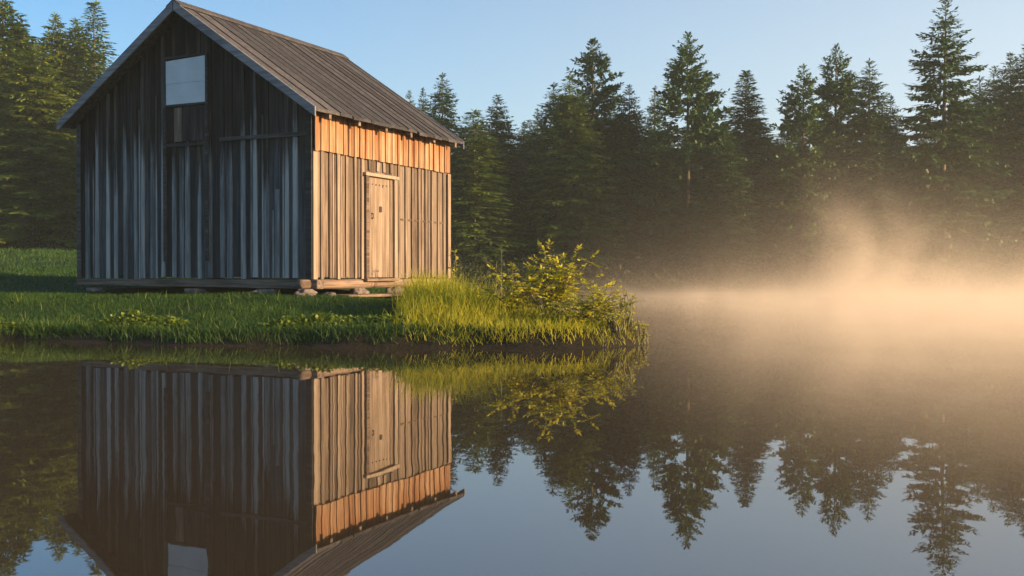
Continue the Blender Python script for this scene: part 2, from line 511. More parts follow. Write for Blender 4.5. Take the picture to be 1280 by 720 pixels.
# right wall: lower grey boards, a proud upper band of fresh orange boards
BANDZ = 3.12 - BZ
D0, D1 = 1.60, 2.58        # door opening (jamb outer faces)
DTOP = 2.80 - BZ
mb = MB(); ub = MB(); s = .0
R_ = random.Random(5)
while s < BD - .01:
    e = s + R_.uniform(.20, .275)
    if BD - e < .12: e = BD
    for a, b in (((s, min(e, D0 + .04)), (max(s, D1 - .04), e)) if (s < D1 and e > D0) else ((s, e),)):
        if b - a < .02: continue
        board(mb, Pr, a + .002, b - .002, FZ + R_.uniform(-.02, .015), BANDZ + .03, BANDZ + .03, -.02, .012 + R_.uniform(0, .006), R_.random(), 0)
    if s < D1 and e > D0:
        board(mb, Pr, max(s, D0 + .04) , min(e, D1 - .04), DTOP - .02, BANDZ + .03, BANDZ + .03, -.02, .012, R_.random(), 0)
    if e < BD:
        w = R_.uniform(.028, .05); lean = R_.uniform(-.012, .012)
        inside = D0 - w < e < D1 + w
        board(mb, Pr, e - w, e + w, (DTOP + .12) if inside else FZ + R_.uniform(-.03, .01), BANDZ + .02, BANDZ + .02, .0122, .045, R_.random(), 1, lean)
        if R_.random() < .5 and not (D0 - .15 < e < D1 + .15):
            c = e + R_.uniform(.09, .13)
            if c < BD - .1:
                board(mb, Pr, c - .016, c + .016, FZ, BANDZ + .02, BANDZ + .02, .0122, .03, R_.random(), 1)
    s = e
mb.build('side_wall', [M['side'], M['side_batten']], barn)
s = .0
while s < BD - .01:
    e = s + R_.uniform(.15, .25)
    if BD - e < .1: e = BD
    board(ub, Pr, s + .002, e - .003, BANDZ + R_.uniform(-.008, .008), WT, WT, .0465, .064 + R_.uniform(0, .008), R_.random(), 0)
    if e < BD:
        w = R_.uniform(.022, .045)
        board(ub, Pr, e - w, e + w, BANDZ + R_.uniform(-.012, .008), WT, WT, .0725, .09, R_.random(), 0, R_.uniform(-.01, .01))
    s = e
u = ub.build('upper_cladding', [M['fresh']], barn)
u['label'] = 'band of fresher orange boards under the eaves'
# horizontal seam strip in the lower boards, right of the door
mb = MB(); mb.box(BW + .0125, BW + .03, D1 + .12, BD - .1, 2.03 - BZ, 2.06 - BZ, .1); mb.build('seam_strip', M['side'], barn)
# corner boards
for (x0, x1, y0, y1, mk) in ((BW + .046, BW + .072, -.045, .075, 'trim'), (BW - .085, BW + .0455, -.070, -.046, 'trim_dark'), (BW + .046, BW + .07, BD - .09, BD + .03, 'trim'),
                             (-.03, .07, -.068, -.045, 'trim_dark')):
    mb = MB(); top = BANDZ - .01 if x0 > BW else WT - .04
    mb.box(x0, x1, y0, y1, FZ - .03, top, R_.random()); mb.build('corner_board', M[mk], barn, bevel=.004)
mb = MB(); mb.box(BW + .0985, BW + .115, -.045, .05, BANDZ - .02, WT, .7); mb.build('corner_board', M['fresh'], barn)

# door with frame
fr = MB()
fr.box(BW + .012, BW + .105, D0 - .05, D0 + .045, FZ - .02, DTOP, .1, 1)  # jamb in darker wood, standing in for the shade beside the door
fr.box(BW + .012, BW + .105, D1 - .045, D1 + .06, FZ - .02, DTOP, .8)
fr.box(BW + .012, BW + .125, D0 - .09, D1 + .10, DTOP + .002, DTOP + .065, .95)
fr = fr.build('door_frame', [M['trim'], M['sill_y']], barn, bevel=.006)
th = MB(); th.box(BW + .012, BW + .13, D0 - .06, D1 + .07, FZ - .075, FZ - .022, .6); th.build('threshold', M['sill_y'], barn, bevel=.006)
dr = MB(); s = D0 + .047; k = 0
while s < D1 - .05:
    e = min(s + R_.uniform(.12, .2), D1 - .047)
    if D1 - .047 - e < .06: e = D1 - .047
    dr.box(BW + .014, BW + .05 + R_.uniform(0, .007), s, e - .004, FZ + .0, DTOP - .01, R_.random()); s = e
dr = dr.build('door', M['door'], barn)
lk = MB(); lk.box(BW + .0575, BW + .072, D0 + .46, D0 + .53, FZ + 1.25, FZ + 1.36, .5); lk.build('lock_plate', M['iron'], dr, bevel=.004)
hd = MB(); hd.tube([(BW + .055, D0 + .20, FZ + 1.11), (BW + .085, D0 + .20, FZ + 1.13), (BW + .085, D0 + .20, FZ + 1.20), (BW + .055, D0 + .20, FZ + 1.22)], [.012] * 4)
hd.build('handle', M['iron'], dr)
for i in range(7):
    y = D0 + .1 + i * .12; nl = MB()
    nl.tube([(BW + .05, y, DTOP - .13 - R_.uniform(0, .05)), (BW + .062, y, DTOP - .13)], [.010, .010])
    nl.build('nail', M['iron'], dr)

# roof: two slopes of boards running down with cover strips
OV_F, OV_B, EL, ER = .36, .10, .17, .34
R_ = random.Random(23)
for side in (-1, 1):
    eave = EL if side < 0 else ER
    mb = MB(); y = -OV_F
    def rp(u, yy, t):      # u distance from the ridge (horizontal), t above the top plane
        return (BW / 2 + side * u, yy, RZ - SL * u + t)
    U = BW / 2 + eave
    while y < BD + OV_B - .01:
        e = min(y + R_.uniform(.28, .42), BD + OV_B)
        if BD + OV_B - e < .1: e = BD + OV_B
        u1 = U + R_.uniform(-.03, .03); r = R_.random(); tt = R_.uniform(-.008, .004)
        mb.hexa([rp(.0, y + .002, -RT + tt), rp(.0, e - .004, -RT + tt), rp(u1, e - .004, -RT + tt), rp(u1, y + .002, -RT + tt),
                 rp(.0, y + .002, tt), rp(.0, e - .004, tt), rp(u1, e - .004, tt), rp(u1, y + .002, tt)], r, 0)
        if e < BD + OV_B:
            w = R_.uniform(.014, .026); u2 = U + R_.uniform(-.02, .03)
            mb.hexa([rp(.02, e - w, .005), rp(.02, e + w, .005), rp(u2, e + w, .005), rp(u2, e - w, .005),
                     rp(.02, e - w, .014), rp(.02, e + w, .014), rp(u2, e + w, .014), rp(u2, e - w, .014)], R_.random(), 1)
        y = e
    # mesh local frame tilted so that the grain runs down the slope: grain axis X suits both slopes
    rf = mb.build('roof', [M['roof'], M['roof_strip']], barn)
    if side == 1:
        rc = MB()
        for sgn in (-1, 1):
            def cp(u, yy, t): return (BW / 2 + sgn * u, yy, RZ - SL * u + t)
            rc.hexa([cp(0, -OV_F - .03, .034), cp(0, BD + OV_B + .03, .022), cp(.17, BD + OV_B + .03, .022), cp(.17, -OV_F - .03, .022),
                     cp(0, -OV_F - .03, .045), cp(0, BD + OV_B + .03, .045), cp(.17, BD + OV_B + .03, .045), cp(.17, -OV_F - .03, .045)], .7)
        rc.build('ridge_cap', M['roof'], rf)
    # barge board
    bb = MB()
    y0, y1 = -OV_F - .034, -OV_F - .003
    bb.hexa([rp(.012, y0, -.16), rp(.012, y1, -.16), rp(U + .02, y1, -.15), rp(U + .02, y0, -.15),
             rp(.012, y0, .02), rp(.012, y1, .02), rp(U + .02, y1, .015), rp(U + .02, y0, .015)], R_.random())
    bb.build('barge_board', M['barge'], barn)
    bb = MB(); y0, y1 = BD + OV_B + .003, BD + OV_B + .03
    bb.hexa([rp(.012, y0, -.15), rp(.012, y1, -.15), rp(U, y1, -.15), rp(U, y0, -.15), rp(.012, y0, .02), rp(.012, y1, .02), rp(U, y1, .015), rp(U, y0, .015)], .3)
    bb.build('barge_board', M['barge'], barn)
    # eaves fascia and rafter ends
    for j in range(6):
        yy = .15 + j * (BD - .3) / 5
        rb = MB(); w = .035
        rb.hexa([rp(BW / 2 - .3, yy - w, -RT - .135), rp(BW / 2 - .3, yy + w, -RT - .135), rp(U - .05, yy + w, -RT - .12), rp(U - .05, yy - w, -RT - .12),
                 rp(BW / 2 - .3, yy - w, -RT - .004), rp(BW / 2 - .3, yy + w, -RT - .004), rp(U - .05, yy + w, -RT - .004), rp(U - .05, yy - w, -RT - .004)], R_.random())
        rb.build('rafter', M['sill'], barn)
    # ledger bracket at the front corners
# sill timbers
sb = MB(); sb.hexa([(-.06, -.06, FZ - .15), (BW + .16, -.06, FZ - .20), (BW + .16, .14, FZ - .20), (-.06, .14, FZ - .15),
                    (-.06, -.06, FZ - .036), (BW + .16, -.06, FZ - .036), (BW + .16, .14, FZ - .036), (-.06, .14, FZ - .036)], .5)
sb.build('sill_beam', M['sill'], barn, bevel=.012)
sb = MB(); sb.tube([(BW - .05, -.28, FZ - .115), (BW - .04, 1.2, FZ - .12), (BW - .05, 3, FZ - .11), (BW - .05, BD + .15, FZ - .12)], [.09, .095, .09, .09], 10, .6)
sb.build('sill_log', M['sill_y'], barn, smooth=True)
sb = MB(); sb.box(-.02, .16, .15, BD, FZ - .16, FZ - .036, .4); sb.build('sill_beam', M['sill_y'], barn)
sb = MB(); sb.box(.17, BW - .16, BD - .14, BD + .02, FZ - .17, FZ - .036, .4); sb.build('sill_beam', M['sill'], barn)

BM = Matrix.Translation(LC) @ Matrix.Rotation(ang, 4, 'Z')


def rock(name, loc, size, seed, mat, label, cat, group=None):
    bm = bmesh.new(); bmesh.ops.create_icosphere(bm, subdivisions=4, radius=1)
    for v in bm.verts:
        n = mnoise.noise(v.co * 1.1 + Vector((seed * 3.7, seed, 0))) * .5 + mnoise.noise(v.co * 2.7 + Vector((seed, 0, 5))) * .28 + mnoise.noise(v.co * 6 + Vector((0, seed, 5))) * .08
        v.co = v.co * (1 + n); v.co.z = max(v.co.z, -.62); v.co.z = min(v.co.z, .8)
        v.co = Vector((v.co.x * size[0], v.co.y * size[1], v.co.z * size[2]))
    me = bpy.data.meshes.new(name); bm.to_mesh(me); bm.free()
    for p in me.polygons: p.use_smooth = True
    o = link(name, me, None, [mat]); o.location = loc; o.rotation_euler = (0, 0, seed)
    return tag(o, label, cat, group)


for i, (sx, sy, sz, lab, dz) in enumerate((
        (BW - .02, -.16, (.22, .17, .13), 'pale sunlit foundation stone under the barn corner nearest the water', 0),
        (BW + .20, .24, (.15, .12, .09), 'small rounded stone lying just outside the barn corner nearest the water', -.02),
        (4.6, -.02, (.26, .16, .11), 'grey foundation stone under the gable beam, next along from the sunlit corner stone', 0),
        (3.0, .0, (.22, .15, .10), 'half-buried foundation stone under the middle of the gable beam, below the window', 0),
        (.4, .02, (.24, .16, .08), 'foundation stone under the barn gable end on the tree side', 0),
        (BW - .02, 1.45, (.17, .14, .12), 'foundation stone beneath the door jamb nearest the gable', 0),
        (BW - .02, 2.75, (.18, .14, .12), 'foundation stone beneath the far door jamb', 0))):
    p = BM @ Vector((sx, sy, 0))
    g = gz1(p.x, p.y)
    top = LC.z + FZ - .20 - dz
    if i == 1: top = g + .10
    h = max(top - g, .05)
    s = (sz[0], sz[1], max(h / 1.2, .06))
    rock('foundation_stone', (p.x, p.y, g + .5 * h - .02), s, i + 1, M['stone'], lab, 'stone', 'stones under the barn')
# plank step below the door
p = BM @ Vector((BW + .30, 1.75, 0)); g = gz1(p.x, p.y)
st = MB(); st.box(-.16, .16, -1.3, 1.25, .0, .045, .4); st.box(-.12, .12, -1.0, -.8, -.09, -.002, .3); st.box(-.12, .12, .7, .9, -.09, -.002, .3)
st = st.build('plank_step', M['sill_y'], None, bevel=.005)
st.location = (p.x, p.y, g + .075); st.rotation_euler = (0, .03, ang)
tag(st, 'weathered plank laid as a low step in the grass along the barn door', 'plank')
p = at(141, 421, 15.35)
rock('pebble', (p[0], 15.42, gz1(p[0], 15.42) + .03), (.06, .05, .045), 9, M['pale_stone'], 'small white stone at the water edge below the barn gable', 'stone')


# ------------------------------------------------------------------ conifers
def crown_mesh(name, seed, H, R, style):
    r = np.random.default_rng(seed)
    Ps, Ds, Ws, Rs = [], [], [], []
    def spray(p, d, w, rn):
        Ps.append(p); Ds.append(d); Ws.append(w); Rs.append(rn)
    z = H * {'open': .10, 'cone': .03, 'layered': .05, 'column': .05}.get(style, .09)
    while z < H * .99:
        t = z / H
        prof = {'open': (1 - t) ** .64 * (1 if t > .35 else (.65 + t)), 'bushy': (1 - t) ** .60, 'cone': (1 - t) ** .95, 'layered': (1 - t) ** .72,
                'column': (1 - t) ** .55, 'spruce': (1 - t) ** .64}[style]
        if style != 'cone': prof *= min(1.0, (1 - t) / .14) ** .35
        nb = {'open': 7, 'cone': 10, 'layered': 7, 'column': 8, 'spruce': 8, 'bushy': 9}[style]
        gap = {'open': .40, 'cone': .28, 'layered': .46, 'column': .33, 'spruce': .36, 'bushy': .44}[style] * (.55 + .6 * (1 - t))
        a0 = r.uniform(0, 6.28)
        for b in range(nb):
            az = a0 + b * 6.283 / nb + r.normal(0, .25)
            lj = {'open': (.45, 1.15), 'cone': (.88, 1.05), 'layered': (.6, 1.12), 'column': (.7, 1.15), 'spruce': (.6, 1.12), 'bushy': (.5, 1.2)}[style]
            L = R * prof * r.uniform(*lj) + .06
            if style == 'open' and r.random() < .12: continue
            el = math.radians({'open': 22, 'cone': 5, 'layered': 6, 'column': 0, 'spruce': 2, 'bushy': 4}[style] + 20 * max(0, t - .55) / .45 - 12 * (1 - t) + r.normal(0, 7))
            zz = z + r.normal(0, gap * .3)
            droop = {'open': .10, 'cone': .18, 'layered': .32, 'column': .4, 'spruce': .30, 'bushy': .42}[style]
            up = {'open': .12, 'cone': .05, 'layered': .24, 'column': .12, 'spruce': .14, 'bushy': .16}[style]
            n = max(3, int(L / {'open': .06, 'cone': .065, 'layered': .07, 'column': .075, 'spruce': .065, 'bushy': .06}[style]))
            ss = np.linspace(.12 if style != 'open' else .3, 1, n) + r.normal(0, .02, n)
            rad = np.array([math.cos(az), math.sin(az), 0]); lat = np.array([-math.sin(az), math.cos(az), 0])
            ce, se = math.cos(el), math.sin(el)
            tone = r.uniform(-.15, .15)
            for s in ss:
                p = rad * (s * L * ce) + np.array([0, 0, zz + s * L * se - droop * L * s * s + up * L * s ** 4])
                slope = se - 2 * droop * s + 4 * up * s ** 3
                fwd = rad * ce + np.array([0, 0, slope])
                k = .55 + .75 * math.sin(math.pi * min(1, .15 + s * .8))
                base = min(.40, .07 + L * .19) * k * (1.25 if style == 'bushy' else 1)
                for sd in (-1, 1):
                    if style == 'open' and r.random() < .12: continue
                    a = r.uniform(.5, 1.15)
                    d = fwd * math.cos(a) + lat * sd * math.sin(a) + np.array([0, 0, r.normal(-.16, .2)])
                    d = d / np.linalg.norm(d) * base * r.uniform(.7, 1.25)
                    spray(p + r.normal(0, .03, 3), d, base * r.uniform(.12, .2), tone + .5 + r.normal(0, .2) + .15 * (s - .5))
                if r.random() < .55:       # hanging twig
                    d = np.array([r.normal(0, .2), r.normal(0, .2), -1.0]) + fwd * .3
                    d = d / np.linalg.norm(d) * base * r.uniform(.5, .95)
                    spray(p, d, base * .2, tone + .35 + r.normal(0, .15))
                if style == 'open' and s > .55 and r.random() < .6:
                    d = np.array([r.normal(0, .5), r.normal(0, .5), r.uniform(.2, 1)]); d = d / np.linalg.norm(d) * base
                    spray(p, d, base * .25, tone + .55 + r.normal(0, .15))
            tip = rad * (L * ce) + np.array([0, 0, zz + L * (se - droop + up)])
            d = rad * ce + np.array([0, 0, se - 2 * droop + 4 * up]); d = d / np.linalg.norm(d) * .22
            spray(tip - d * .4, d, .05, tone + .65)
        z += gap * r.uniform(.75, 1.25)
    for k in range(5):                     # leader
        a = r.uniform(0, 6.28); h = H * .985 - k * .09
        spray(np.array([0, 0, h]), np.array([.10 * math.cos(a), .10 * math.sin(a), .28]), .035, .6)
    P, D, W, RN = np.array(Ps), np.array(Ds), np.array(Ws), np.clip(np.array(Rs), 0, 1)
    side = np.cross(D, np.array([0, 0, 1.0]) + r.normal(0, .35, D.shape))
    side /= np.linalg.norm(side, axis=1)[:, None] + 1e-9
    S = side * W[:, None]
    n = len(P)
    V = np.empty((n, 4, 3)); V[:, 0] = P; V[:, 1] = P + D * .5 + S; V[:, 2] = P + D; V[:, 3] = P + D * .5 - S
    Q = np.arange(n * 4).reshape(n, 4)
    return np_mesh(name, V.reshape(-1, 3), Q, RN)


def trunk_mesh(name, seed, H, r0, style):
    r = random.Random(seed)
    mb = MB(); pts, rad = [], []
    for i in range(9):
        t = i / 8
        pts.append((.04 * H * .1 * math.sin(t * 3 + seed), .03 * math.sin(t * 5 + seed), -.25 + t * (H * .985 + .25))); rad.append(r0 * (1 - t) ** .85 + .012 + (.05 if i == 0 else 0))
    mb.tube(pts, rad, 8)
    z = H * .06                             # dead stubs and limbs
    while z < H * .9:
        a = r.uniform(0, 6.28); t = z / H; L = r.uniform(.3, 1.3) * (1 - t) + .1
        mb.tube([(0, 0, z), (math.cos(a) * L * .6, math.sin(a) * L * .6, z + .02), (math.cos(a) * L, math.sin(a) * L, z - .12 * L)], [.035 * (1 - t) + .01, .02 * (1 - t) + .007, .006], 4)
        z += r.uniform(.2, .5)
    me_o = mb.build(name, M['bark'], None, smooth=True)
    me = me_o.data; bpy.data.objects.remove(me_o)
    return me


VAR = {}
def variant(style, k):
    key = (style, k)
    if key not in VAR:
        H, R = 14.0, {'open': 2.9, 'cone': 2.2, 'layered': 3.1, 'column': 1.25, 'spruce': 2.5, 'bushy': 2.6}[style]
        seed = sum(map(ord, style)) * 10 + k
        cm = crown_mesh('crown', seed, H, R, style)
        cw = cm.copy(); cw.name = 'crown_warm'
        cm.materials.append(M['needles']); cw.materials.append(M['needles_warm'])
        VAR[key] = (cm, cw, trunk_mesh('trunk', seed, H, .17 if style != 'column' else .12, style), H, R)
    return VAR[key]


TR = random.Random(3)
def tree(px, ytop, Y, half, style, label, name='spruce_tree', group='spruces of the far shore', warm=False, k=None):
    X = (px - 640) / F * Y
    g = gz1(X, Y)
    top = CAM_Z - (ytop - HOR) / F * Y
    H = top - g
    cm, cw, tm, H0, R0 = variant(style, TR.randrange(3) if k is None else k)
    root = empty(name, (X, Y, g), TR.uniform(0, 6.28))
    tag(root, label, 'tree', group)
    sz = H / H0; sx = {'open': 1.3, 'spruce': 1.26, 'bushy': 1.5, 'cone': 1.9, 'layered': 1.2, 'column': 1.5}[style] * (half / F * Y) / R0
    for nm, me in (('crown', cw if warm else cm), ('trunk', tm)):
        c = bpy.data.objects.new(nm, me); C.objects.link(c); c.parent = root
        c.scale = (sx, sx, sz) if nm == 'crown' else (sz, sz, sz)
    return root


FAR = [
    (512, 113, 74, 30, 'spruce', 'faint thin spruce tip just clearing the barn roof, nearest the ridge'),
    (529, 110, 72, 28, 'spruce', 'faint thin spruce tip over the barn roof, close before the tall eaves spruce'),
    (553, 91, 64, 50, 'spruce', 'tall dark spruce standing behind the lower end of the barn roof'),
    (593, 137, 58, 40, 'column', 'narrow yellow-lit spruce standing just past the far corner of the barn'),
    (622, 118, 62, 52, 'spruce', 'dark spruce next to the narrow yellow-lit one, its top leaning out above it'),
    (655, 151, 72, 34, 'spruce', 'short spruce, lower of two small tips in the skyline dip'),
    (672, 136, 70, 36, 'spruce', 'slim spruce, taller of two small tips in the skyline dip'),
    (692, 103, 66, 54, 'spruce', 'pointed dark spruce crowded against the broad orange-tinged one'),
    (712, 92, 60, 66, 'spruce', 'broad orange-tinged spruce in front of the airy crown above the sapling'),
    (741, 48, 64, 74, 'open', 'tall airy conifer with sky showing through its crown, above the leafy sapling'),
    (786, 106, 62, 50, 'spruce', 'mid-height spruce in the gap between the two tall airy conifers'),
    (818, 107, 72, 34, 'spruce', 'thin far spruce tip close beside the tallest airy conifer'),
    (859, 42, 60, 78, 'open', 'tallest airy conifer over the open water, broad crown with sun-flecked edges'),
    (906, 163, 58, 46, 'spruce', 'low spruce at the foot of the smooth pointed cone'),
    (932, 88, 66, 50, 'cone', 'smooth dense spruce shaped like a sharp dark cone, alone against the sky'),
    (1003, 82, 60, 64, 'open', 'ragged conifer with a clumpy crown, next after the smooth cone'),
    (1045, 56, 63, 66, 'open', 'tall clumpy conifer between the ragged one and the pale-edged spruce'),
    (1086, 74, 60, 56, 'spruce', 'pale-edged spruce standing behind the rising mist plume'),
    (1112, 118, 64, 44, 'spruce', 'shorter spruce filling the notch before the giant layered spruce'),
    (1180, -6, 52, 92, 'layered', 'giant spruce with separate layered boughs, tallest of the far shore'),
    (1223, 95, 62, 52, 'spruce', 'spruce half hidden behind the sunny side of the giant layered one'),
    (1242, 82, 64, 50, 'spruce', 'slender spruce tip next to the one half hidden by the giant'),
    (1262, 66, 62, 56, 'spruce', 'tall spruce next to the one cut off at the misty end'),
    (1284, 50, 58, 64, 'spruce', 'tall spruce cut off at the misty end of the far shore'),
]
for (px, yt, Y, hw, stl, lab) in FAR:
    tree(px, yt, Y, hw, stl, lab, 'spruce_tree' if stl != 'open' else 'pine_tree', 'conifers of the far shore', warm=(px in (593, 712)))

LEFT = [
    (6, -10, 66, 62, 'bushy', 'tall dark spruce at the outer end of the lawn'),
    (26, 30, 70, 50, 'bushy', 'round-shouldered spruce next to the outermost tall one behind the lawn'),
    (46, 56, 62, 66, 'bushy', 'low broad spruce catching the most sun beside the barn'),
    (71, 16, 68, 48, 'bushy', 'thin-topped spruce between the low broad sunlit one and the barn'),
    (97, 24, 70, 54, 'bushy', 'bushy spruce beside the slender column at the barn roof edge'),
    (119, 0, 68, 34, 'column', 'slender column-like spruce rising right over the barn roof edge'),
    (-30, 10, 64, 70, 'bushy', 'spruce at the outer end of the lawn, only its low boughs showing'),
    (140, 90, 72, 55, 'bushy', 'spruce mostly hidden by the barn roof, seen below the slender column'),
]
for (px, yt, Y, hw, stl, lab) in LEFT:
    tree(px, yt, Y, hw, stl, lab, 'spruce_tree', 'spruces behind the lawn', warm=True)

# unseen row added behind the barn, shading the low parts of the lawn spruces
for px in range(165, 500, 30):
    tree(px + TR.uniform(-6, 6), TR.uniform(75, 105) + (px > 410) * 50, TR.uniform(56, 62), 60, 'spruce', 'spruce added out of sight behind the barn to shade the lawn spruces', group='spruces hidden behind the barn')
# the dark back rows: tips lower than the front ones
px = 575
while px < 1330:
    tree(px + TR.uniform(-6, 6), TR.uniform(135, 190), TR.uniform(66, 84), TR.uniform(34, 50), TR.choice(('spruce', 'spruce', 'column', 'cone')),
         'dim spruce of the back rows, its tip below the skyline conifers', group='dim back row spruces of the far shore')
    px += 14
px = -20
while px < 120:
    tree(px, TR.uniform(110, 170), TR.uniform(72, 80), TR.uniform(50, 60), 'spruce',
         'dim spruce low behind the sunlit spruces beside the barn', group='dim back row spruces behind the lawn')
    px += 22
# trees past the picture edge that the lake shore would have, they close the wood for a side view and shade its low parts
for (px, yt, Y) in ((1330, 70, 62), (1370, 90, 66), (1420, 80, 72), (1470, 95, 76)):
    tree(px, yt, Y, 60, 'spruce', 'far shore spruce standing beyond the misty end of the wood', group='spruces past the misty edge')


for (px, yt, Y) in ((-90, 40, 66), (-140, 15, 70), (-200, 60, 64), (-260, 30, 70)):
    tree(px, yt, Y, 60, 'bushy', 'lawn side spruce standing beyond the outermost tall one', group='spruces past the end of the lawn', warm=True)

# ------------------------------------------------------------------ loose vegetation
def quads_mesh(name, P, D, W, rn, r, flat=.35):
    side = np.cross(D, np.array([0, 0, 1.0]) + r.normal(0, flat, D.shape))
    side /= np.linalg.norm(side, axis=1)[:, None] + 1e-9
    S = side * W[:, None]; n = len(P)
    V = np.empty((n, 4, 3)); V[:, 0] = P; V[:, 1] = P + D * .5 + S; V[:, 2] = P + D; V[:, 3] = P + D * .5 - S
    return np_mesh(name, V.reshape(-1, 3), np.arange(n * 4).reshape(n, 4), np.clip(rn, 0, 1))


def blades(name, X, Y, h, w, lean, rn, r, seg=3, wind=(0, 0)):
    """curved grass blades: strips of seg quads"""
    n = len(X); Z = ground_z(X, Y)
    az = r.uniform(0, 6.283, n); fa = az + r.normal(0, .6, n)
    V = np.empty((n, seg + 1, 2, 3)); lx = np.cos(az) * lean + wind[0]; ly = np.sin(az) * lean + wind[1]
    for i in range(seg + 1):
        t = i / seg
        cx = X + lx * h * t ** 1.8; cy = Y + ly * h * t ** 1.8
        cz = Z - .015 + h * (t - .28 * np.hypot(lx, ly) * t ** 2.2)
        ww = w * (1 - t) ** .6 if i < seg else w * .08
        sx = -np.sin(fa) * ww; sy = np.cos(fa) * ww
        V[:, i, 0] = np.stack([cx - sx, cy - sy, cz], 1); V[:, i, 1] = np.stack([cx + sx, cy + sy, cz], 1)
    b = (np.arange(n) * (seg + 1) * 2)[:, None]
    Qs = np.concatenate([b + np.array([2 * i, 2 * i + 1, 2 * i + 3, 2 * i + 2])[None] for i in range(seg)], 1).reshape(-1, 4)
    return np_mesh(name, V.reshape(-1, 3), Qs, np.clip(np.repeat(rn, seg), 0, 1))


def in_barn(X, Y, pad=.05):
    dx, dy = X - LC.x, Y - LC.y
    u = dx * math.cos(ang) + dy * math.sin(ang); v = -dx * math.sin(ang) + dy * math.cos(ang)
    return (u > -pad) & (u < BW + pad) & (v > -pad) & (v < BD + pad)


# short lawn
r = np.random.default_rng(21)
parts = []
for (x0, x1, y0, y1, n) in ((-12, -.5, 13.4, 19.5, 95000), (-24, -8, 15, 32, 45000), (-45, -10, 30, 64, 30000), (-4, 1.8, 15, 30, 15000)):
    X = r.uniform(x0, x1, n); Y = r.uniform(y0, y1, n); parts.append(np.stack([X, Y], 1))
XY = np.concatenate(parts); d = land_dist(XY[:, 0], XY[:, 1])
keep = (d > .12) & ~in_barn(XY[:, 0], XY[:, 1])
XY = XY[keep]; d = d[keep]; X, Y = XY.T
n = len(X); cl = wav(X * 1.6, Y * 1.6, 2)
far = np.clip((Y - 18) / 25, 0, 1.5)
h = (.055 + .03 * cl + r.uniform(0, .035, n)) * (1 + .9 * far) + .07 * np.exp(-(d / .5) ** 2) * r.random(n)
h = np.clip(h, .02, .3)
w = np.full(n, .0045) * (1 + 3.0 * far)
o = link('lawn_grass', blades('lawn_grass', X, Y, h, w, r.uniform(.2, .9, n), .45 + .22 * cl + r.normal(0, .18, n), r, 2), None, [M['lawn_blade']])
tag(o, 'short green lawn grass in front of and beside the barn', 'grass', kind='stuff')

# tall grass on the sunny spit
n = 44000
X = r.uniform(-4.0, 1.95, n); Y = r.uniform(13.3, 23.5, n); d = land_dist(X, Y)
den = sst(-1.95, -1.35, X + .06 * (Y - 17) + .12 * wav(X * 2, Y * 2, 5))
front = sst(.25, 1.0, d)
keep = (d > .10) & ~in_barn(X, Y, .12) & (r.random(n) < den * (.65 + .35 * front) * np.where(Y > 18.5, .6, 1.0))
X, Y, d = X[keep], Y[keep], d[keep]; n = len(X)
cl = wav(X * 2.4, Y * 2.4, 8)
tall = .14 + .36 * sst(.4, 2.0, d) * (.55 + .45 * sst(-1.9, -1.3, X)) * (1 - .75 * sst(-.9, 1.0, X))
h = tall * (1 + .45 * cl) * r.uniform(.4, 1.45, n); h = np.clip(h, .05, .8)
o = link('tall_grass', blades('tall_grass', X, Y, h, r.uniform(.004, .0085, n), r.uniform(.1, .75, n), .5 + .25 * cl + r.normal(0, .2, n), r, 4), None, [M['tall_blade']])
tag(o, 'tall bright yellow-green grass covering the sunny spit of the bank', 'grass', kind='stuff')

# draggled bank-edge grass hanging over the water
n = 34000
X = r.uniform(-13, 1.95, n); Y = r.uniform(13.1, 16.3, n); d = land_dist(X, Y)
keep = (d > .02) & (d < .55) & (r.random(n) < .35 + .5 * (wav(X * 3, Y * 3, 3) > -.1)); X, Y, d = X[keep], Y[keep], d[keep]; n = len(X)
me = blades('bank_grass', X, Y, r.uniform(.07, .22, n), r.uniform(.004, .008, n), r.uniform(.4, 1.0, n), .5 + .3 * wav(X * 2, Y * 2, 6) + r.normal(0, .2, n), r, 3, (0, -.35))
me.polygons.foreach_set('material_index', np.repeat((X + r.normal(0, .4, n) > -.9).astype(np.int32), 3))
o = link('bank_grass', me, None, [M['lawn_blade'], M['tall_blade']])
tag(o, 'ragged grass fringe hanging over the edge of the earth bank', 'grass', kind='stuff')


# scattered taller blades and dry stalks in the lawn
n = 5200
X = r.uniform(-13, -1.6, n); Y = r.uniform(13.6, 18.5, n); d = land_dist(X, Y)
keep = (d > .15) & ~in_barn(X, Y, .05) & (r.random(n) < np.where(d < .9, .55, .10) * (.4 + .6 * (wav(X * 1.9, Y * 1.9, 11) > .1))); X, Y = X[keep], Y[keep]; n = len(X)
o = link('weeds', blades('weeds', X, Y, r.uniform(.10, .26, n), r.uniform(.003, .006, n), r.uniform(.1, .8, n), r.normal(.5, .25, n), r, 3), None, [M['cover']])
tag(o, 'scattered taller weeds and stalks standing in the lawn near the bank', 'weeds', kind='stuff')


